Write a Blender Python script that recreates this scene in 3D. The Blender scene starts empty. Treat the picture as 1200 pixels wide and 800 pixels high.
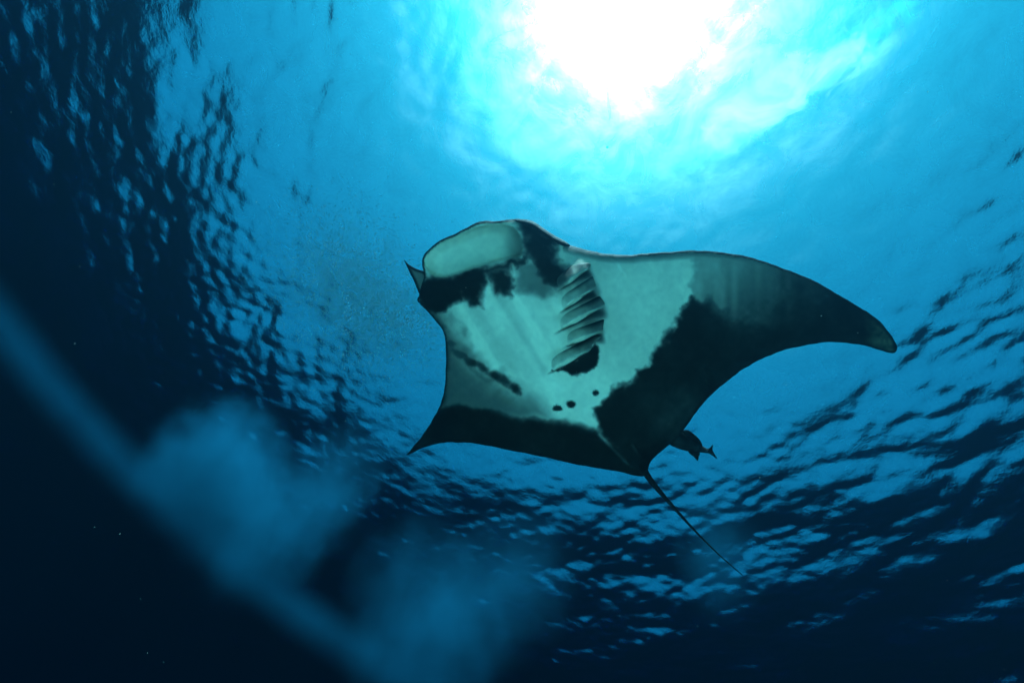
import bpy, math, random
import numpy as np
from mathutils import Vector, Matrix, noise as mnoise
from mathutils.geometry import delaunay_2d_cdt

random.seed(7)
rng = np.random.default_rng(11)
scene = bpy.context.scene
col = scene.collection

# ------------------------------------------------------------------ camera
W, H, F = 1200.0, 800.0, 480.0           # frame of the photograph and focal length in its pixels
CAM = Vector((0.0, 0.0, -7.5))           # the sea surface is z = 0
ZEN = Vector((710 - 600, 400 - 170, -F)).normalized()     # straight up, in camera axes
fwd = Vector((0, 0, -1)) - ZEN * Vector((0, 0, -1)).dot(ZEN); fwd.normalize()
side = fwd.cross(ZEN)
ROT = Matrix((side, fwd, ZEN))           # camera axes -> world axes
cd = bpy.data.cameras.new('camera'); cam = bpy.data.objects.new('camera', cd); col.objects.link(cam)
cd.sensor_width = 36.0; cd.lens = 36.0 * F / W
cd.clip_start = 0.05; cd.clip_end = 2000
cam.matrix_world = Matrix.Translation(CAM) @ ROT.to_4x4()
scene.camera = cam

def ray(px, py):
    """World direction through a pixel of the photograph."""
    return (ROT @ Vector((px - W / 2, H / 2 - py, -F)) / F)
def at(px, py, depth):
    """World point at a distance measured along the optical axis."""
    return CAM + ray(px, py) * depth

# ------------------------------------------------------------------ sky, sun, exposure
SUN = ray(755, -88).normalized()           # towards the sun
elev = math.asin(SUN.z); azim = math.atan2(SUN.x, SUN.y)
w = bpy.data.worlds.new('World'); scene.world = w; w.use_nodes = True
nt = w.node_tree; nt.nodes.clear()
sky = nt.nodes.new('ShaderNodeTexSky'); sky.sky_type = 'NISHITA'; sky.sun_disc = False
sky.sun_elevation = elev; sky.sun_rotation = azim; sky.air_density = 1.0; sky.dust_density = 2.2; sky.ozone_density = 1.0
bg = nt.nodes.new('ShaderNodeBackground'); bg.inputs['Strength'].default_value = 0.07
wo = nt.nodes.new('ShaderNodeOutputWorld')
deep = nt.nodes.new('ShaderNodeVectorMath'); deep.operation = 'MULTIPLY'; deep.inputs[1].default_value = (0.07, 1.0, 0.95)   # tint taking most red out of the sky so the water turns cyan
nt.links.new(sky.outputs[0], deep.inputs[0]); nt.links.new(deep.outputs[0], bg.inputs['Color']); nt.links.new(bg.outputs[0], wo.inputs['Surface'])

sd = bpy.data.lights.new('sun', 'SUN'); sd.energy = 5.0; sd.angle = math.radians(0.5); sd.color = (1.0, 0.96, 0.92)
so = bpy.data.objects.new('sun', sd); col.objects.link(so)
so.rotation_euler = SUN.to_track_quat('Z', 'Y').to_euler()
so.location = (0, 0, 30)

scene.view_settings.view_transform = 'Standard'; scene.view_settings.look = 'None'
scene.view_settings.exposure = 1.78; scene.view_settings.gamma = 1.0
scene.view_settings.use_curve_mapping = False
scene.render.engine = 'CYCLES'
cy = scene.cycles
cy.max_bounces = 10; cy.diffuse_bounces = 3; cy.glossy_bounces = 4; cy.transmission_bounces = 6
cy.volume_bounces = 0; cy.transparent_max_bounces = 16
cy.use_denoising = True
cy.sample_clamp_indirect = 10.0

# ------------------------------------------------------------------ helpers
def mat(name):
    m = bpy.data.materials.new(name); m.use_nodes = True; m.node_tree.nodes.clear()
    t = m.node_tree
    def n(kind, **kw):
        x = t.nodes.new('ShaderNode' + kind)
        for k, v in kw.items():
            if k[0] == '_': setattr(x, k[1:], v)
            else:
                key = k.replace('_', ' ')
                x.inputs[key].default_value = v
        return x
    def l(a, b): t.links.new(a, b)
    return m, t, n, l

def mesh_obj(name, verts, faces, material, smooth=True, parent=None):
    me = bpy.data.meshes.new(name)
    me.from_pydata([tuple(v) for v in verts], [], [tuple(f) for f in faces])
    if smooth: me.polygons.foreach_set('use_smooth', [True] * len(me.polygons))
    me.materials.append(material); me.update()
    o = bpy.data.objects.new(name, me); col.objects.link(o)
    if parent is not None: o.parent = parent
    return o

def tag(o, label, cat=None, group=None, kind=None):
    o['label'] = label
    if cat: o['category'] = cat
    if group: o['group'] = group
    if kind: o['kind'] = kind
    return o

# ------------------------------------------------------------------ sea surface
def wave_field(x, y):
    """Short-crested wind sea: sums of sines give height and sideways (crest-sharpening) shifts."""
    g = np.random.default_rng(5)
    z = np.zeros_like(x); dx = np.zeros_like(x); dy = np.zeros_like(x)
    main = math.radians(28)
    for i in range(150):
        lam = 9.0 * (0.26 / 9.0) ** ((i + g.random()) / 150.0)
        k = 2 * math.pi / lam
        th = main + g.normal() * (0.55 + 0.35 * (lam < 1.2))
        env = (0.85 + 0.42 * np.sin(x * 0.55 + 1.3 * np.sin(y * 0.31 + i * 0.02)) * np.sin(y * 0.43 + i * 0.03 + 1.0)) if lam < 1.6 else 1.0
        slope = 0.0168 * (0.5 if lam > 2.5 else 0.9 if lam > 1.0 else 1.05 if lam > 0.38 else 1.15)
        a = slope / k * (0.6 + 0.8 * g.random())
        kx, ky = k * math.cos(th), k * math.sin(th)
        ph = kx * x + ky * y + g.random() * 6.283
        z += a * env * np.sin(ph)
        c = a * env * 0.75 * np.cos(ph)
        dx += c * math.cos(th); dy += c * math.sin(th)
    return z, dx, dy

def polar_sheet(rs, na):
    ang = np.linspace(0, 2 * math.pi, na, endpoint=False)
    R_, A_ = np.meshgrid(rs, ang, indexing='ij')
    return R_ * np.cos(A_), R_ * np.sin(A_), R_
def polar_faces(nr, na, up=True):
    i = np.arange(nr - 1)[:, None]; j = np.arange(na)[None, :]
    a = i * na + j; b = (i + 1) * na + j; c = (i + 1) * na + (j + 1) % na; d = i * na + (j + 1) % na
    return np.stack([a, b, c, d], -1).reshape(-1, 4)
def fast_mesh(name, v, f, material):
    me = bpy.data.meshes.new(name)
    me.vertices.add(len(v)); me.vertices.foreach_set('co', v.astype(np.float32).ravel())
    me.loops.add(f.size); me.loops.foreach_set('vertex_index', f.astype(np.int32).ravel())
    me.polygons.add(len(f)); me.polygons.foreach_set('loop_start', (np.arange(len(f)) * f.shape[1]).astype(np.int32))
    me.polygons.foreach_set('use_smooth', np.ones(len(f), bool))
    me.update(calc_edges=True); me.materials.append(material)
    o = bpy.data.objects.new(name, me); col.objects.link(o)
    return o

rs = [0.02]
while rs[-1] < 190: rs.append(rs[-1] + (0.05 if rs[-1] < 16 else 0.05 + (rs[-1] - 16) * 0.05))
rs = np.array(rs); NA = 1150
X, Y, R_ = polar_sheet(rs, NA)
Z, DX, DY = wave_field(X, Y)
fade = np.clip(1.2 - R_ / 90.0, 0.15, 1)
verts = np.stack([X + DX * fade, Y + DY * fade, Z * fade], -1).reshape(-1, 3)

m_water, t, n, l = mat('sea surface')
tc = n('TexCoord')
nz = n('TexNoise', Scale=6.0, Detail=5.0, Roughness=0.6)
l(tc.outputs['Object'], nz.inputs['Vector'])
bmp = n('Bump', Strength=0.25, Distance=0.05); l(nz.outputs['Fac'], bmp.inputs['Height'])
fr = n('Fresnel', IOR=1.333); l(bmp.outputs[0], fr.inputs['Normal'])
gl = n('BsdfGlossy', Roughness=0.03); l(bmp.outputs[0], gl.inputs['Normal'])
tr = n('BsdfTransparent')
r1 = n('BsdfRefraction', Roughness=0.78, IOR=1.2); l(bmp.outputs[0], r1.inputs['Normal'])
r2 = n('BsdfRefraction', Roughness=0.95, IOR=1.333); l(bmp.outputs[0], r2.inputs['Normal'])
rf = n('MixShader'); rf.inputs[0].default_value = 0.3; l(r1.outputs[0], rf.inputs[1]); l(r2.outputs[0], rf.inputs[2])
# smooth and ruffled patches: a smooth patch passes the light straight, a ruffled one scatters it
nr = n('TexNoise', Scale=1.5, Detail=5.0, Roughness=0.6, Distortion=0.8); l(tc.outputs['Object'], nr.inputs['Vector'])
rr = n('MapRange'); rr.inputs[1].default_value = 0.37; rr.inputs[2].default_value = 0.65
rr.inputs[3].default_value = 0.16; rr.inputs[4].default_value = 0.46; l(nr.outputs['Fac'], rr.inputs[0])
mx = n('MixShader'); l(rr.outputs[0], mx.inputs[0]); l(tr.outputs[0], mx.inputs[1]); l(rf.outputs[0], mx.inputs[2])
m2 = n('MixShader'); l(fr.outputs[0], m2.inputs[0]); l(mx.outputs[0], m2.inputs[1]); l(gl.outputs[0], m2.inputs[2])
out = n('OutputMaterial'); l(m2.outputs[0], out.inputs['Surface'])
water = fast_mesh('water_surface', verts, polar_faces(len(rs), NA), m_water)
tag(water, 'rippled sea surface seen from below', kind='structure')

# ------------------------------------------------------------------ unseen sandy bottom, added to bounce sunlight up onto the belly
BOUNCE_Z = -10.0
m_bounce_sand, t, n, l = mat('bounce_sand')
tc = n('TexCoord'); ns = n('TexNoise', Scale=0.35, Detail=6.0, Roughness=0.6); l(tc.outputs['Object'], ns.inputs['Vector'])
cr = n('ValToRGB'); cr.color_ramp.elements[0].color = (0.68, 0.65, 0.56, 1); cr.color_ramp.elements[1].color = (0.86, 0.84, 0.76, 1)
l(ns.outputs['Fac'], cr.inputs[0])
bs = n('BsdfDiffuse'); l(cr.outputs[0], bs.inputs[0])
out = n('OutputMaterial'); l(bs.outputs[0], out.inputs['Surface'])
rb = [0.05]
while rb[-1] < 190: rb.append(rb[-1] + 0.5 + rb[-1] * 0.04)
rb = np.array(rb); X, Y, R_ = polar_sheet(rb, 160)
ZB = BOUNCE_Z + 0.25 * np.sin(X * 0.5 + np.sin(Y * 0.3)) * np.cos(Y * 0.37) + 0.6 * np.sin(X * 0.06 + 1) * np.sin(Y * 0.05)
ZB = ZB - 26.0 * np.clip((R_ - 12.0 - 2.5 * np.sin(3 * np.arctan2(Y, X))) / 26.0, 0, 1) ** 1.3     # added sandy reef top bouncing light up; drops off so far water stays dark
bounce_seabed = fast_mesh('bounce_seabed', np.stack([X, Y, ZB], -1).reshape(-1, 3), polar_faces(len(rb), 160), m_bounce_sand)
tag(bounce_seabed, 'unseen pale sandy reef top added to bounce light upward, falling away into deep water', kind='structure')

# ------------------------------------------------------------------ the water itself: one closed box of even haze
m_haze, t, n, l = mat('sea water')
DENS = 0.36
S = (0.0030, 0.0108, 0.0170); A = (0.17, 0.066, 0.038)
c = [s / DENS for s in S]
pv = n('VolumePrincipled', Density=DENS, Anisotropy=0.9)
pv.inputs['Density Attribute'].default_value = ''
pv.inputs['Color'].default_value = (*c, 1)
pv.inputs['Absorption Color'].default_value = (*[max(0.0, 1 - a / (DENS * (1 - q))) ** 2 for a, q in zip(A, c)], 1)
out = n('OutputMaterial'); l(pv.outputs[0], out.inputs['Volume'])
hb, ht, hr = float(ZB.min()) - 1.0, 1.6, 220.0
hv = [(x, y, z) for z in (hb, ht) for y in (-hr, hr) for x in (-hr, hr)]
hf = [(0, 2, 3, 1), (4, 5, 7, 6), (0, 1, 5, 4), (2, 6, 7, 3), (0, 4, 6, 2), (1, 3, 7, 5)]
haze = mesh_obj('haze', hv, hf, m_haze, smooth=False)
tag(haze, 'clear blue sea water that dims and tints far things', kind='stuff')

# ------------------------------------------------------------------ animals: shared tools
def catmull(pts, step, closed=True):
    P = np.array(pts, float); N = len(P); res = []
    for i in range(N if closed else N - 1):
        if closed: p0, p1, p2, p3 = P[i - 1], P[i], P[(i + 1) % N], P[(i + 2) % N]
        else: p0, p1, p2, p3 = P[max(i - 1, 0)], P[i], P[i + 1], P[min(i + 2, N - 1)]
        m = max(1, int(np.linalg.norm(p2 - p1) / step))
        for j in range(m):
            s = j / m
            res.append(0.5 * ((2 * p1) + (p2 - p0) * s + (2 * p0 - 5 * p1 + 4 * p2 - p3) * s * s + (3 * p1 - p0 - 3 * p2 + p3) * s ** 3))
    if not closed: res.append(P[-1])
    return np.array(res)

def seg_dist(P, A, B):
    d = B - A; tt = np.clip(((P - A) @ d) / max(d @ d, 1e-9), 0, 1)
    return np.linalg.norm(P - A - tt[:, None] * d, axis=1), tt
def sdf(P, poly):
    """Signed distance to a polygon, negative inside."""
    poly = np.array(poly, float); best = np.full(len(P), 1e9); inside = np.zeros(len(P), bool)
    for i in range(len(poly)):
        A, B = poly[i - 1], poly[i]
        best = np.minimum(best, seg_dist(P, A, B)[0])
        c = (A[1] > P[:, 1]) != (B[1] > P[:, 1])
        with np.errstate(divide='ignore', invalid='ignore'):
            xi = A[0] + (P[:, 1] - A[1]) / (B[1] - A[1]) * (B[0] - A[0])
        inside ^= c & (P[:, 0] < xi)
    return np.where(inside, -best, best)
def smooth(x, a, b):
    s = np.clip((x - a) / (b - a), 0, 1); return s * s * (3 - 2 * s)
_lat = np.random.default_rng(3).random((256, 256))
def vnoise(P, scale):
    q = P / scale; i = np.floor(q).astype(int); f = q - i; f = f * f * (3 - 2 * f)
    h = lambda a, b: _lat[a % 256, b % 256]
    return ((h(i[:, 0], i[:, 1]) * (1 - f[:, 0]) + h(i[:, 0] + 1, i[:, 1]) * f[:, 0]) * (1 - f[:, 1])
            + (h(i[:, 0], i[:, 1] + 1) * (1 - f[:, 0]) + h(i[:, 0] + 1, i[:, 1] + 1) * f[:, 0]) * f[:, 1]) * 2 - 1
def fnoise(P, scale, oct_=3):
    return sum(vnoise(P + 37.7 * k, scale / 2 ** k) * 0.55 ** k for k in range(oct_))

def hide_material(name, rough=0.75):
    """Animal skin: its colouring, painted shade on the manta included, is an attribute on the mesh, with fine mottling and relief on top."""
    m, t, n, l = mat(name)
    at_ = n('Attribute', _attribute_name='skin')
    tc = n('TexCoord'); nz = n('TexNoise', Scale=26.0, Detail=5.0, Roughness=0.65); l(tc.outputs['Object'], nz.inputs['Vector'])
    mr = n('MapRange'); mr.inputs[1].default_value = 0.3; mr.inputs[2].default_value = 0.7; mr.inputs[3].default_value = 0.92; mr.inputs[4].default_value = 1.04
    l(nz.outputs['Fac'], mr.inputs[0])
    mu = n('VectorMath', _operation='MULTIPLY'); l(at_.outputs['Color'], mu.inputs[0]); l(mr.outputs[0], mu.inputs[1])
    nb = n('TexNoise', Scale=9.0, Detail=6.0, Roughness=0.6); l(tc.outputs['Object'], nb.inputs['Vector'])
    b = n('Bump', Strength=0.25, Distance=0.02); l(nb.outputs['Fac'], b.inputs['Height'])
    p = n('BsdfPrincipled', Roughness=rough, Specular_IOR_Level=0.03); l(mu.outputs[0], p.inputs['Base Color']); l(b.outputs[0], p.inputs['Normal'])
    o = n('OutputMaterial'); l(p.outputs[0], o.inputs['Surface'])
    return m

def patch(name, outline, grid, depth, front, back, colour, material, parent=None, origin=Vector((0, 0, 0)), corner=False, rag=0.0):
    """A closed, lens-shaped body: outline and inside points stand at real distances; the side facing down and the far side bulge apart."""
    O = np.array(outline, float) if corner else catmull(outline, grid)
    if rag:
        tn = np.roll(O, -1, 0) - np.roll(O, 1, 0); tn /= np.linalg.norm(tn, axis=1)[:, None] + 1e-9
        O = O + np.stack([-tn[:, 1], tn[:, 0]], -1) * (rag * (fnoise(O, 34) * 1.1 + fnoise(O + 50, 9) * 0.45))[:, None]
    lo, hi = O.min(0), O.max(0)
    g = np.stack(np.meshgrid(np.arange(lo[0], hi[0], grid), np.arange(lo[1], hi[1], grid * 0.87)), -1)
    g[1::2, :, 0] += grid / 2; g = g.reshape(-1, 2)
    g = g + np.random.default_rng(1).normal(0, grid * 0.08, g.shape)
    g = g[sdf(g, O) < -grid * 0.45]
    allp = np.vstack([O, g])
    r = delaunay_2d_cdt([Vector(p) for p in allp], [], [list(range(len(O)))], 1, 1e-4)
    P = np.array([tuple(p) for p in r[0]]); T = np.array([list(f) for f in r[2]], int)
    e = np.maximum(-sdf(P, O), 0); rim = e < 1e-3; e[rim] = 0
    D = depth(P); fo = front(P, e, O); bo = back(P, e, O)
    rays = np.stack([(P[:, 0] - W / 2) / F, (H / 2 - P[:, 1]) / F, -np.ones(len(P))], -1) @ np.array(ROT.transposed())
    cam_ = np.array(CAM)
    Vf = cam_ + rays * (D + fo)[:, None]
    keep = np.where(~rim)[0]; Vb = cam_ + rays[keep] * (D + bo)[keep][:, None]
    idx = np.arange(len(P)); idx[keep] = len(P) + np.arange(len(keep))
    V = np.vstack([Vf, Vb]) - np.array(origin)
    a2 = (P[T[:, 1]] - P[T[:, 0]]); b2 = (P[T[:, 2]] - P[T[:, 0]])
    flip = (a2[:, 0] * b2[:, 1] - a2[:, 1] * b2[:, 0]) > 0
    T[flip] = T[flip][:, ::-1]
    faces = np.vstack([T, idx[T][:, ::-1]])
    same = (faces[:, 0] == faces[:, 1]) | (faces[:, 1] == faces[:, 2])
    ob = fast_mesh(name, V, faces[~same], material)
    cf, cb = colour(P, e)
    C = np.ones((len(V), 4), np.float32); C[:len(P), :3] = cf; C[len(P):, :3] = cb[keep]
    at_ = ob.data.attributes.new('skin', 'FLOAT_COLOR', 'POINT'); at_.data.foreach_set('color', C.ravel())
    ob.location = origin
    if parent is not None: ob.parent = parent; ob.location = origin - parent.location
    return ob

# ------------------------------------------------------------------ manta ray
OUT = [(665,286),(675,289.5),(692,294),(710,298),(735,299),(760,297),(797,294),(830,294.5),(855,297),(880,302),(905,310),(935,321),
       (965,335),(990,349),(1010,362),(1030,376),(1042,390),(1050,402),(1051,410),(1045,414),(1027,410),(1010,405),(990,402),(965,401),
       (940,405),(915,412),(890,422),(867,435),(845,452),(828,468),(814,484),(803,500),(791,516),(780,525),(767,536),(761,544),(757,557),
       (743,557),(723,552),(693,547),(660,541),(627,533),(593,526),(560,520),(537,517.5),(517,518.5),(497,523.5),(476.5,533),
       (493,513),(507,493),(515,477),(520.5,457),(522,430),(522,402),(519,387),(510,375),(500,364),(491.5,355),(491,346),(494,334),
       (497,322),(495,310),(497,299),(505,290),(517,281),(532,274),(547,266),(560,260),(570,259),(580,259.5),(590,258),(600,257),(612,257.5),(624,261),(636,269),(650,279)]
AX0, AXU = np.array([565., 300.]), np.array([.606, .795]); AXV = np.array([.795, -.606])
def body_sq(P):
    d = P - AX0; return d @ AXU / 317.0, d @ AXV
def manta_depth(P):
    s, q = body_sq(P)
    r = np.clip(q, 0, None) / 320.0; lft = np.clip(-q - 20, 0, None) / 190.0
    return 2.75 - 0.16 * np.sin(np.clip(r, 0, 1.1) * 2.2) + 0.22 * r ** 3 + 0.95 * lft ** 1.45 + 0.10 * (s - 0.5)
MOUTH = [(497,301),(505,292),(517,283.5),(532,277),(547,270),(560,265),(575,262.5),(590,262),(602,266),(610,276),(613,290),(610,300),(600,302.5),(580,307),
         (560,313),(537,321),(522,325),(510,324),(500,317.5),(496.5,309)]
SLITS = [((655,339),(689,316)),((660,362.5),(695,340)),((657,386),(705,361)),((665,404),(704,390)),((647,434),(691,411))]
def gills(P):
    """Lift of the five gill flaps and the shadow and edge highlight painted around their openings."""
    lift = np.zeros(len(P)); dark = np.zeros(len(P)); light = np.zeros(len(P))
    for i, (a, b) in enumerate(SLITS):
        A, B = np.array(a, float), np.array(b, float); d = B - A; L = np.linalg.norm(d); d /= L
        nrm = np.array([-d[1], d[0]])                    # towards the tail
        if nrm[1] < 0: nrm = -nrm
        u = (P - A) @ d / L; v = (P - A) @ nrm + 3.0 * np.sin(np.clip(u, 0, 1) * 3.14)
        along = smooth(u, -0.25, 0.25) * (1 - smooth(u, 0.9, 1.12))
        lift += along * np.where(v <= 0, smooth(v, -20, -1), 1 - smooth(v, 0, 2.2)) * 0.065
        w_ = 2.0 + 6.5 * np.clip(u, 0, 1)
        dark = np.maximum(dark, along * smooth(v, 0, 1.0) * (1 - smooth(v, w_ * 0.5, w_ * 2.0)) * 0.82)
        light = np.maximum(light, along * np.exp(-((v + 0.8) / 1.3) ** 2))
    return lift, dark, light
def manta_front(P, e, O):
    s, q = body_sq(P)
    core = np.exp(-((q - 8) / 95.0) ** 2) * np.exp(-((s - 0.45) / 0.55) ** 4)
    ee = np.where(q > 120, 26.0, 34.0)
    edge = np.sqrt(np.clip(1 - (1 - np.clip(e / ee, 0, 1)) ** 2, 0, 1))
    th = (0.035 + 0.27 * core) * edge
    th = th + gills(P)[0] * smooth(e, 0, 10)
    left = np.exp(-((q + 75) / 10.0) ** 2) * np.exp(-((s - 0.38) / 0.14) ** 2)
    th = th + 0.02 * left * np.sin(s * 130) * smooth(e, 0, 10)
    ridge = np.exp(-((seg_dist(P, np.array((701., 508.)), np.array((737., 545.)))[0]) / 4.5) ** 2) + 0.6 * np.exp(-((seg_dist(P, np.array((739., 520.)), np.array((751., 538.)))[0]) / 4.0) ** 2)
    th = th + 0.025 * ridge * smooth(e, 0, 8)
    m = 1 - smooth(sdf(P, MOUTH), -3.0, 0.6)
    lip = np.exp(-((sdf(P, MOUTH) - 4) / 4.0) ** 2) * smooth(P[:, 1], 285, 310) * (P[:, 0] < 625)
    th = th + 0.03 * lip * smooth(e, 0, 8)
    return -th * (1 - m) + m * 0.035 * smooth(sdf(P, MOUTH), 0, -14) * smooth(e, 0, 9)
def manta_back(P, e, O):
    s, q = body_sq(P)
    core = np.exp(-((q - 8) / 85.0) ** 2) * np.exp(-((s - 0.45) / 0.6) ** 4)
    edge = np.sqrt(np.clip(1 - (1 - np.clip(e / 34.0, 0, 1)) ** 2, 0, 1))
    m = 1 - smooth(sdf(P, MOUTH), -3.0, 10)
    return (0.03 + 0.24 * core) * edge + m * 0.12 * smooth(e, 0, 9) + 0.012 * smooth(e, 0, 3)
def soft(P, poly, blur, wob=0.0, sc=14.0):
    Q = P if wob == 0 else P + wob * np.stack([fnoise(P, sc), fnoise(P + 91.3, sc)], -1)
    return 1 - smooth(sdf(Q, poly), -blur, blur)
PALE, DARK = np.array([0.92, 0.76, 0.53]), np.array([0.010, 0.010, 0.0095])
def manta_colour(P, e):
    k = np.full(len(P), 0.02)
    mx = lambda a, b: np.maximum(a, b)
    # the big dark field of the wing, with its ragged border
    field = [(698,492),(697,480),(706,472),(716,462),(728,452),(741,444),(745,434),(757,430),(764,418),(768,406),(778,398),(786,390),(793,377),(803,362),
             (812,346),(830,352),(862,368),(900,372),(960,365),(1040,372),(1080,380),(1080,430),(900,470),(820,540),(770,570),(735,545),(712,516)]
    fb = 5.5 + 22.0 * smooth(P[:, 0], 806, 850)
    k = mx(k, soft(P, field, fb, 4.5, 11.0) * (0.95 - 0.18 * np.exp(-((P[:, 0] - 792) / 40) ** 2 - ((P[:, 1] - 487) / 45) ** 2) - 0.08 * smooth(P[:, 0], 880, 1000)))  # lighter areas put a soft sheen into the dark wing colour
    teal = [(812,300),(818,290),(1080,280),(1080,430),(820,380),(806,357),(812,340)]
    k = mx(k, soft(P, teal, 5, 5, 12) * (0.20 + 0.70 * smooth(P[:, 0] + 1.2 * (P[:, 1] - 300), 840, 1080)) + 0.0)
    streaks = vnoise(np.stack([P[:, 0] * 1.0, P[:, 1] * 0.12], -1), 7.0)
    k = k + 0.06 * streaks * soft(P, teal, 10) * (k < 0.85)
    # rear band along the trailing edge of the other wing
    band = [(505,484),(515,478),(537,471),(567,478),(600,487),(633,491),(667,496),(692,502),(701,506),(725,522),(770,570),(640,575),(440,550),(470,520)]
    k = mx(k, soft(P, band, 7.0, 2.5, 14) * 0.98)
    lw = [(500,360),(519,372),(535,405),(560,436),(600,462),(640,485),(600,500),(480,520),(480,380)]
    k = mx(k, soft(P, lw, 26, 4, 20) * 0.47)
    edge_l = [(480,350),(500,350),(523,385),(530,410),(528,470),(505,520),(470,540)]
    k = mx(k, soft(P, edge_l, 9, 2) * 0.62)
    # far gill row: blotches
    for (x, y, rx, ry, a) in [(537,414,11,5,.62),(551,424,10,5.5,.72),(566,431,10,5,.66),(580,440,9,5,.75),(592,447,9,5,.7),(603,455,8,4.5,.97),(528,402,9,5,.6)]:
        c, s_ = .83, .55
        u = ((P[:, 0] - x) * c + (P[:, 1] - y) * s_) / rx; v = (-(P[:, 0] - x) * s_ + (P[:, 1] - y) * c) / ry
        k = mx(k, a * (1 - smooth(np.hypot(u, v) + 0.3 * fnoise(P, 8), 0.3, 1.7)))
    # chin and head
    chin = [(492,330),(500,323),(515,327),(535,323),(560,315),(585,308),(613,300),(618,305),(600,312),(572,318),(568,340),(565,358),(553,357),(543,347),(530,357),(522,368),(512,372),(496,360),(489,348)]
    k = mx(k, soft(P, chin, 6, 4, 10) * 0.98)
    k = mx(k, soft(P, [(573,316),(596,312),(601,335),(596,348),(586,343),(575,333)], 6, 4, 10) * 0.9)
    bar = [(606,256),(622,257),(640,268),(654,280),(646,291),(655,305),(670,322),(661,338),(648,338),(636,328),(626,308),(611,292),(608,284),(616,276)]
    k = mx(k, soft(P, bar, 8, 4.5, 12) * 0.96)
    k = mx(k, 0.33 * soft(P, [(600,300),(640,310),(655,340),(640,352),(610,340)], 9, 5))
    dap = [(505,360),(530,375),(545,400),(560,425),(590,445),(575,460),(540,430),(520,400)]
    k = mx(k, soft(P, dap, 14, 6, 16) * 0.42)
    k = k + 0.07 * np.clip(vnoise(np.stack([(P[:, 0] - P[:, 1] * .62), P[:, 1] * 0.15], -1), 9.0), -1, 1) * soft(P, [(530,340),(640,330),(660,420),(640,450),(560,430)], 15)
    # mouth lining
    mo = soft(P, MOUTH, 1.6)
    k = k * (1 - mo) + mo * (0.02 + 0.30 * smooth(P[:, 0], 585, 614) + 0.05 * (1 - smooth(P[:, 1], 262, 280)))
    # gills: painted shadow and edge highlights, plus the dark patch behind the last slit
    lift, dk, lt = gills(P)
    k = mx(k, dk * 0.9); 
    g5 = [(647,434),(665,428),(690,412),(699,402),(703,412),(699,428),(686,437),(670,440),(660,434)]
    k = mx(k, soft(P, g5, 2.0, 1.5, 6) * 0.98)
    k = mx(k, 0.24 * soft(P, [(676,316),(690,313),(700,335),(708,360),(705,392),(690,400),(680,370)], 6, 2))
    k = k - 0.10 * lt * (k < 0.7)
    # spots
    for (x, y, rx, ry) in [(698,460,4.0,3.2),(669,473.5,5.2,4.2),(653,478,5.8,3.6)]:
        u = np.hypot((P[:, 0] - x) / rx, (P[:, 1] - y) / ry) + 0.15 * vnoise(P, 4.0)
        k = mx(k, 0.93 * (1 - smooth(u, 0.7, 1.25)))
    # pelvic fins: pale edges
    for a, b, wd, am in [((702,509),(736,544),1.7,.42),((741,521),(751,536),1.5,.25)]:
        dd, tt = seg_dist(P, np.array(a, float), np.array(b, float))
        k = k - am * np.exp(-(dd / wd) ** 2) * (1 - 0.5 * tt)
    # thin dark rim where the back's colour turns over the edge
    k = mx(k, 0.96 * (1 - smooth(e, 1.2, 3.4)))
    k = mx(k, 0.35 * (1 - smooth(e, 3, 13)) * (P[:, 0] > 660))
    k = np.clip(k + (0.014 + 0.06 * (k > 0.6)) * fnoise(P, 26) + (0.012 + 0.03 * (k > 0.5)) * fnoise(P, 6), 0, 1)[:, None]
    c = PALE ** (1 - k) * DARK ** k
    tip = (smooth(P[:, 0], 1010, 1042) * (0.5 + 0.5 * fnoise(P, 7)) * smooth(e, 1, 6)).clip(0, 1)[:, None]
    c = c * (1 - tip) + np.array([0.20, 0.17, 0.10]) * tip
    b = np.tile(np.array([0.014, 0.016, 0.018]), (len(P), 1))
    return c, b
skin = hide_material('manta skin')
MO = at(690, 430, 2.75)
manta = patch('manta_ray', OUT, 1.8, manta_depth, manta_front, manta_back, manta_colour, skin, origin=MO, rag=0.7)
tag(manta, 'huge manta ray with black and white belly gliding under the sunlit surface', 'manta ray')

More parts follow.
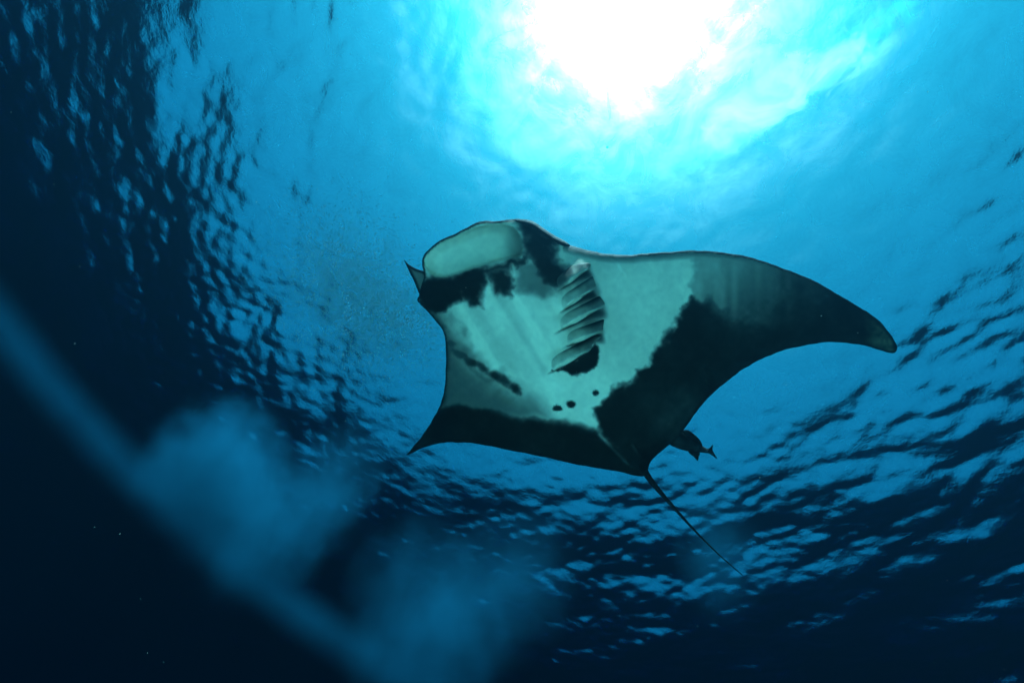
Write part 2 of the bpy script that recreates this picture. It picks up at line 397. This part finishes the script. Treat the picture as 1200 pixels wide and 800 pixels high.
for i, (A_, B_) in enumerate(SLITS):
    pa, pb = SLITS[i - 1] if i else ((648, 326), (681, 305))
    ax, ay = A_; bx, by = B_; mxp, myp = (ax + bx) / 2, (ay + by) / 2
    poly = [(ax - 3, ay + 1), (ax * .7 + bx * .3, ay * .7 + by * .3 + 1.5), (mxp, myp + 1.5), (ax * .3 + bx * .7, ay * .3 + by * .7 + 0.5), (bx + 1, by - 1), (bx + 3, by - 7),
            (pb[0] + 1, pb[1] + 3), ((pa[0] + pb[0]) / 2, (pa[1] + pb[1]) / 2 - 1), (pa[0] + 2, pa[1] + 1), (ax - 9, (ay + pa[1]) / 2 + 1)]
    a0, b0 = np.array(A_, float), np.array(B_, float); dd = (b0 - a0) / np.linalg.norm(b0 - a0); nn = np.array([-dd[1], dd[0]]); nn = nn if nn[1] > 0 else -nn
    def fdepth(P, a0=a0, nn=nn, dd=dd, L=np.linalg.norm(b0 - a0), i=i):
        v = (P - a0) @ nn; u = (P - a0) @ dd / L
        return manta_depth(P) + manta_front(P, np.full(len(P), 40.0), None) + 0.02 - 0.085 * smooth(v, -20, 1) * smooth(u, -0.15, 0.4) * (1 - (0.75 if i == 0 else 0.0) * smooth(u, 0.5, 0.95)) + 0.03 * (1 - smooth(u, -0.3, 0.1))
    def fcol(P, e, a0=a0, nn=nn, dd=dd, L=np.linalg.norm(b0 - a0), i=i):
        v = (P - a0) @ nn; u = (P - a0) @ dd / L
        k = 0.06 + 0.24 * smooth(u, 0.35, 1.0) + (0.15 + 0.55 * smooth(u, 0.2, 0.7) * (i > 0)) * (1 - smooth(v, -19, -9)) - 0.16 * smooth(u, -0.1, 0.3) * np.exp(-((v + 1) / 1.6) ** 2) + 0.05 * fnoise(P, 6)  # top darkened as the previous flap's shadow, slit edge painted with a highlight
        k = k + (0.45 * soft(P, [(640, 300), (662, 296), (672, 322), (661, 338), (640, 340)], 5, 3) if i == 0 else 0) + (0.3 * smooth(u, 0.55, 0.9) * (1 - smooth(v, -14, -5)) if i > 1 else 0)
        k = np.clip(k, 0, 1)[:, None]; c = PALE ** (1 - k) * DARK ** k
        return c, np.tile(np.array([0.05, 0.03, 0.03]), (len(P), 1))
    patch('gill_flap', poly, 1.6, fdepth, lambda P, e, O: -0.004 * np.clip(e / 2, 0, 1), lambda P, e, O: 0.008 * np.clip(e / 2, 0, 1), fcol, skin, manta, MO)
EYE = at(493.5, 351, manta_depth(np.array([[490.5, 350.]]))[0])
ev, ef = [], []
for a_ in range(9):
    for b_ in range(12):
        th, ph = math.pi * a_ / 8, 2 * math.pi * b_ / 12
        ev.append(Vector((math.sin(th) * math.cos(ph), math.sin(th) * math.sin(ph), math.cos(th))) * 0.028)
        if a_ < 8: ef.append((a_ * 12 + b_, (a_ + 1) * 12 + b_, (a_ + 1) * 12 + (b_ + 1) % 12, a_ * 12 + (b_ + 1) % 12))
m_eye, t, n, l = mat('eye'); p = n('BsdfPrincipled', Roughness=0.15); p.inputs['Base Color'].default_value = (0.01, 0.01, 0.012, 1)
o_ = n('OutputMaterial'); l(p.outputs[0], o_.inputs['Surface'])
eye = mesh_obj('eye', ev, ef, m_eye, parent=manta); eye.location = EYE - MO
def flat_depth(d): return lambda P: np.full(len(P), d) + 0.0
def dark_skin(lo=0.015, hi=0.05):
    def f(P, e):
        k = (0.5 + 0.5 * fnoise(P, 6))[:, None].clip(0, 1); c = (lo + (hi - lo) * k) * np.array([1, 1, 0.95]); return c, c
    return f
# the unrolled head fin beyond the mouth corner: dark rim round a paler web
def fin_web(P, e):
    k = np.clip(0.97 - 0.62 * smooth(e, 1.2, 4.0), 0, 1)[:, None]; c = PALE ** (1 - k) * DARK ** k
    return c, np.tile(DARK, (len(P), 1))
fin = patch('cephalic_fin', [(473.5,304.5),(478,309),(487,314.5),(498,319),(503,330),(500,350),(493,347),(489,339),(485,329),(480,319)], 1.5,
            lambda P: 2.98 + 0.006 * (500 - P[:, 0]), lambda P, e, O: -0.02 * np.sqrt(np.clip(e / 5, 0, 1)), lambda P, e, O: 0.02 * np.sqrt(np.clip(e / 5, 0, 1)), fin_web, skin, manta, MO)
fin['label'] = 'thin unrolled head fin with dark rim'
def roll_col(P, e):
    k = np.clip(0.97 - 0.30 * np.exp(-((e - 2.2) / 1.0) ** 2) + 0.1 * fnoise(P, 5), 0, 1)[:, None]; c = PALE ** (1 - k) * DARK ** k
    return c, np.tile(DARK, (len(P), 1))
fin = patch('cephalic_fin', [(602,258.5),(613,257),(625,259.5),(637,267.5),(651,276.5),(663,283),(668,288),(660,289.5),(646,285),(634,277),(622,269),(610,264)], 1.5,
            lambda P: manta_depth(P) - 0.03, lambda P, e, O: -0.09 * np.sqrt(np.clip(e / 6, 0, 1)), lambda P, e, O: 0.08 * np.sqrt(np.clip(e / 6, 0, 1)), roll_col, skin, manta, MO)
fin['label'] = 'dark rolled head fin'

def tube(name, pts, radii, material, parent, origin, sides=10, col_=(0.014, 0.015, 0.016)):
    pts = [Vector(p) for p in pts]; V = []; Fc = []
    for i, p in enumerate(pts):
        d = (pts[min(i + 1, len(pts) - 1)] - pts[max(i - 1, 0)]).normalized()
        a = d.orthogonal().normalized() if i == 0 else (a - d * a.dot(d)).normalized()
        b = d.cross(a)
        for j in range(sides):
            th = 2 * math.pi * j / sides
            V.append(p + (a * math.cos(th) + b * math.sin(th)) * radii[i] - origin)
    for i in range(len(pts) - 1):
        for j in range(sides):
            Fc.append((i * sides + j, i * sides + (j + 1) % sides, (i + 1) * sides + (j + 1) % sides, (i + 1) * sides + j))
    Fc.append(tuple(range(sides))[::-1]); Fc.append(tuple((len(pts) - 1) * sides + j for j in range(sides)))
    o = mesh_obj(name, V, Fc, material, parent=parent)
    at_ = o.data.attributes.new('skin', 'FLOAT_COLOR', 'POINT')
    at_.data.foreach_set('color', np.tile(np.array([*col_, 1], np.float32), len(V)))
    o.location = origin - parent.location if parent else origin
    return o
tp = catmull([(752,545),(758,556),(768,569.5),(785,589),(812,619),(842,649),(870,673.5)], 6, closed=False)
dtail = lambda i: 2.80 + 0.30 * i / len(tp)
tail_pts = [at(x, y, dtail(i)) for i, (x, y) in enumerate(tp)]
tail_r = [0.016 * (1 - i / len(tp)) ** 4 + 0.0115 * (1 - 0.75 * i / len(tp)) for i in range(len(tp))]
tube('tail', tail_pts, tail_r, skin, manta, MO)

# ------------------------------------------------------------------ the remora that rides behind the manta
RO = at(806, 518, 3.05)
RD = lambda P: 3.05 + 0.0015 * (P[:, 0] - 806)
remora = patch('remora', [(770,503),(778,499),(788,500.5),(798,505),(808,511),(818,518.5),(827,524.5),(832,527),(830,530.5),(822,530),(810,529),(798,526.5),(786,521.5),(774,513)], 1.6,
               RD, lambda P, e, O: -0.060 * np.sqrt(np.clip(1 - (1 - np.clip(e / 9.5, 0, 1)) ** 2, 0, 1)), lambda P, e, O: 0.060 * np.sqrt(np.clip(1 - (1 - np.clip(e / 9.5, 0, 1)) ** 2, 0, 1)),
               dark_skin(0.012, 0.035), skin, origin=RO)
tag(remora, 'small dark remora trailing behind the manta between wing and tail', 'fish')
thin = (lambda P, e, O: -0.006 * np.sqrt(np.clip(e / 2, 0, 1)), lambda P, e, O: 0.006 * np.sqrt(np.clip(e / 2, 0, 1)))
for nm, poly in [('tail_fin', [(826,525),(831,525),(835.5,520.5),(835,526.5),(837,531),(840.5,537.5),(834,533),(830,531),(826,529.5)]),
                 ('dorsal_fin', [(797,506),(805,503.5),(814,509),(821,516.5),(823,524),(814,521),(804,515)]),
                 ('pelvic_fin', [(806,526),(813,527.5),(820,530),(819,535),(817.5,539.5),(813,535),(808,531)]),
                 ]:
    patch(nm, poly, 1.4, RD, *thin, dark_skin(0.010, 0.03), skin, remora, RO)

# ------------------------------------------------------------------ foam and bubbles
def surf(px, py, z=0.0):
    r = ray(px, py); return CAM + r * ((z - CAM.z) / r.z)
def surface_z(x, y): return wave_field(x, y)[0]

def foam_sheet(name, line, half, label, seed, lo=0.52, hi=0.72, drop=0.05):
    """A ragged raft of foam floating on the surface along a line."""
    pts = np.array([tuple(surf(*p))[:2] for p in line]); pts = catmull(pts, 0.08, closed=False)
    tang = np.gradient(pts, axis=0); tang /= np.linalg.norm(tang, axis=1)[:, None]; nrm = np.stack([-tang[:, 1], tang[:, 0]], -1)
    nv = 25; vs = np.linspace(-1, 1, nv)
    G = pts[:, None, :] + nrm[:, None, :] * (vs[None, :, None] * half)
    z = surface_z(G[..., 0].ravel(), G[..., 1].ravel()).reshape(G.shape[:2]) - drop
    V = np.concatenate([G, z[..., None]], -1).reshape(-1, 3)
    i = np.arange(len(pts) - 1)[:, None]; j = np.arange(nv - 1)[None, :]; a = i * nv + j
    Fc = np.stack([a, a + nv, a + nv + 1, a + 1], -1).reshape(-1, 4)
    m, t, n, l = mat(name)
    at_ = n('Attribute', _attribute_name='cover')
    tc = n('TexCoord'); mp = n('Mapping'); mp.inputs['Location'].default_value = (seed, seed * 2, 0); l(tc.outputs['Object'], mp.inputs[0])
    nz = n('TexNoise', Scale=1.1, Detail=8.0, Roughness=0.62, Distortion=1.2); l(mp.outputs[0], nz.inputs['Vector'])
    ad = n('Math', _operation='MULTIPLY'); l(nz.outputs['Fac'], ad.inputs[0]); l(at_.outputs['Fac'], ad.inputs[1])
    mr = n('MapRange'); mr.inputs[1].default_value = lo * 0.72; mr.inputs[2].default_value = hi; mr.inputs[3].default_value = 0; mr.inputs[4].default_value = 0.85; l(ad.outputs[0], mr.inputs[0])
    tl = n('BsdfTranslucent'); tl.inputs[0].default_value = (0.92, 0.94, 0.94, 1); tr = n('BsdfTransparent')
    mx = n('MixShader'); l(mr.outputs[0], mx.inputs[0]); l(tr.outputs[0], mx.inputs[1]); l(tl.outputs[0], mx.inputs[2])
    o_ = n('OutputMaterial'); l(mx.outputs[0], o_.inputs['Surface'])
    ob = fast_mesh(name, V, Fc, m)
    u = np.linspace(0, 1, len(pts))
    cov = (np.clip(1 - np.abs(vs[None, :]) ** 2, 0, 1) * np.clip(np.minimum(u, 1 - u) * 5, 0, 1)[:, None]).ravel()
    q = ob.data.attributes.new('cover', 'FLOAT', 'POINT'); q.data.foreach_set('value', cov.astype(np.float32))
    return tag(ob, label, kind='stuff')
foam_sheet('sea_foam', [(790,195),(830,165),(880,130),(925,100),(970,70),(1010,40),(1060,-20)], 0.75, 'white foam streak on the surface beside the sun', 3.1)

def cloud_material(name, dens, kind, curve=0.0, scale=2.2, noise_amt=1.0, wide=0.09, aniso=0.25, flat=1.0):
    m, t, n, l = mat(name)
    tc = n('TexCoord')
    sep = n('SeparateXYZ'); l(tc.outputs['Object'], sep.inputs[0])
    def mth(op, a, b=None):
        q = n('Math', _operation=op)
        for i, v in enumerate((a, b)):
            if v is None: continue
            if isinstance(v, (int, float)): q.inputs[i].default_value = v
            else: l(v, q.inputs[i])
        return q.outputs[0]
    x, y, z = sep.outputs
    nz = n('TexNoise', Scale=scale, Detail=3.0, Roughness=0.6); l(tc.outputs['Object'], nz.inputs['Vector'])
    if kind == 'arc':
        yy = mth('ADD', mth('SUBTRACT', y, curve), mth('MULTIPLY', mth('MULTIPLY', x, x), curve))
        zz = mth('MULTIPLY', z, flat)
        r2 = mth('ADD', mth('MULTIPLY', yy, yy), mth('MULTIPLY', zz, zz))
        r = mth('SQRT', r2)
        endf = mth('SUBTRACT', 1.0, mth('POWER', mth('ABSOLUTE', mth('MULTIPLY', x, 0.98)), 6))
        fall = mth('MULTIPLY', mth('MAXIMUM', mth('SUBTRACT', 1.0, mth('MULTIPLY', r, 1.0 / wide)), 0.0), mth('MAXIMUM', endf, 0.0))
    else:
        ln = n('VectorMath', _operation='LENGTH'); l(tc.outputs['Object'], ln.inputs[0])
        wob = mth('MULTIPLY', mth('SUBTRACT', nz.outputs['Fac'], 0.5), 1.5)
        fall = mth('MULTIPLY', mth('MAXIMUM', mth('SUBTRACT', mth('SUBTRACT', 1.0, ln.outputs['Value']), wob), 0.0), mth('MINIMUM', mth('MAXIMUM', mth('MULTIPLY', mth('SUBTRACT', 1.0, ln.outputs['Value']), 5.0), 0.0), 1.0))
    fall = mth('POWER', fall, 2.0)
    nn = mth('ADD', mth('MULTIPLY', mth('SUBTRACT', nz.outputs['Fac'], 0.5), 2.4 * noise_amt), 1.0)
    d = mth('MULTIPLY', mth('MULTIPLY', fall, mth('MAXIMUM', nn, 0.0)), dens)
    vs_ = n('VolumeScatter', Anisotropy=aniso); vs_.inputs['Color'].default_value = (0.04, 0.60, 1.0, 1); l(d, vs_.inputs['Density'])
    va = n('VolumeAbsorption'); va.inputs['Color'].default_value = (0.04, 0.60, 1.0, 1); l(d, va.inputs['Density'])
    vsum = n('AddShader'); l(vs_.outputs[0], vsum.inputs[0]); l(va.outputs[0], vsum.inputs[1])
    o = n('OutputMaterial'); l(vsum.outputs[0], o.inputs['Volume'])
    return m
def ico(sub=2):
    import bmesh
    bm = bmesh.new(); bmesh.ops.create_icosphere(bm, subdivisions=sub, radius=1.0)
    v = [tuple(p.co) for p in bm.verts]; f = [tuple(q.index for q in p.verts) for p in bm.faces]; bm.free(); return v, f
ICO = ico(2)
CAMR = ROT.to_4x4()
def bubble_cloud(px, py, depth, rx, ry, dens, label, roll=0, rz=None, noise_amt=0.6):
    k = depth / F
    o = mesh_obj('bubble_cloud', *ICO, cloud_material('bubble cloud', dens, 'ball', noise_amt=noise_amt))
    o.matrix_world = Matrix.Translation(at(px, py, depth)) @ CAMR @ Matrix.Rotation(math.radians(roll), 4, 'Z') @ Matrix.Diagonal((rx * k, ry * k, (rz or min(rx, ry)) * k, 1))
    return tag(o, label, kind='stuff')
bubble_cloud(258, 548, 7.6, 92, 100, 1.9, 'bright round plume of fine bubbles hanging in dark water', roll=20)
bubble_cloud(292, 612, 7.4, 85, 120, 1.2, 'bubble plume streaming down from the bright round one', roll=35)
bubble_cloud(375, 585, 7.8, 72, 118, 0.7, 'fainter bubble plume beside the bright one', roll=-35)
bubble_cloud(500, 735, 7.6, 110, 155, 0.55, 'wide bubble plume low in the dark water at the end of the trail', roll=20)
bubble_cloud(580, 690, 7.8, 130, 95, 0.35, 'thin veil of bubbles spreading beside the low plume', roll=25)
bubble_cloud(840, 650, 8.4, 60, 90, 0.32, 'faint bubble plume below the manta tail tip')

# long bubble trails: bent ribbons of fine bubbles
def bubble_ribbon(name, p0, d0, p1, d1, curve, wide, dens, label, **kw):
    a, b = at(*p0, d0), at(*p1, d1)
    axx = (b - a).normalized(); axz = (CAMR.to_3x3() @ Vector((0, 0, 1))); axy = axz.cross(axx).normalized(); axz = axx.cross(axy)
    lo, hi = min(curve, 0) - wide * 1.1, max(curve, 0) + wide * 1.1
    bv = [(x, y, z) for z in (-wide * 1.1, wide * 1.1) for y in (lo, hi) for x in (-1, 1)]
    o = mesh_obj(name, bv, hf, cloud_material(name, dens, 'arc', curve=curve, wide=wide, **kw), smooth=False)
    o.matrix_world = Matrix.Translation((a + b) / 2) @ Matrix((axx, axy, axz)).transposed().to_4x4() @ Matrix.Scale((b - a).length / 2, 4)
    return tag(o, label, kind='stuff')
bubble_ribbon('bubble_trail', (-70, 275), 7.4, (580, 850), 7.4, -0.14, 0.075, 0.8, 'long curved trail of fine bubbles crossing the dark water', scale=3.5, noise_amt=0.7)
bubble_ribbon('bubble_wisp', (785, 195), 7.2, (1085, -10), 6.6, -0.05, 0.15, 9.0, 'bright torn wisp of bubbles under the surface beside the sun', scale=10.0, noise_amt=6.0, aniso=0.75, flat=5.0)

def specks(name, pts, radii, colour, label):
    """Many tiny eight-sided specks in one mesh."""
    base = np.array([(1, 0, 0), (-1, 0, 0), (0, 1, 0), (0, -1, 0), (0, 0, 1), (0, 0, -1)], float)
    fb = np.array([(0, 2, 4), (2, 1, 4), (1, 3, 4), (3, 0, 4), (2, 0, 5), (1, 2, 5), (3, 1, 5), (0, 3, 5)])
    st = 0.6 + 0.8 * rng.random((len(pts), 1, 3))
    V = (pts[:, None, :] + base[None] * radii[:, None, None] * st).reshape(-1, 3)
    Fc = (fb[None] + (np.arange(len(pts)) * 6)[:, None, None]).reshape(-1, 3)
    m, t, n, l = mat(name); p = n('BsdfPrincipled', Roughness=0.4); p.inputs['Base Color'].default_value = (*colour, 1)
    o_ = n('OutputMaterial'); l(p.outputs[0], o_.inputs['Surface'])
    return tag(fast_mesh(name, V, Fc, m), label, kind='stuff')
# fine teal specks drifting below the surface by the edge of the bright window
N = 22000
gx = np.concatenate([rng.normal(405, 42, N // 2), rng.normal(455, 45, N - N // 2)]); gy = np.concatenate([rng.normal(315, 42, N // 2), rng.normal(375, 34, N - N // 2)])
pts = np.array([tuple(at(x, y, d)) for x, y, d in zip(gx, gy, rng.normal(7.6, 0.35, N))])
pts = pts[pts[:, 2] < -0.4]
specks('fine_specks', pts, rng.uniform(0.005, 0.011, len(pts)), (0.16, 0.36, 0.28), 'swarm of fine drifting specks by the edge of the bright window')
N = 260
pts = np.array([tuple(at(x, y, d)) for x, y, d in zip(rng.uniform(-60, 1260, N), rng.uniform(-40, 840, N), rng.uniform(1.2, 6.5, N))])
pts = pts[pts[:, 2] < -0.4]
specks('plankton', pts, rng.uniform(0.0008, 0.0022, len(pts)), (0.7, 0.66, 0.55), 'tiny plankton specks drifting in open water')
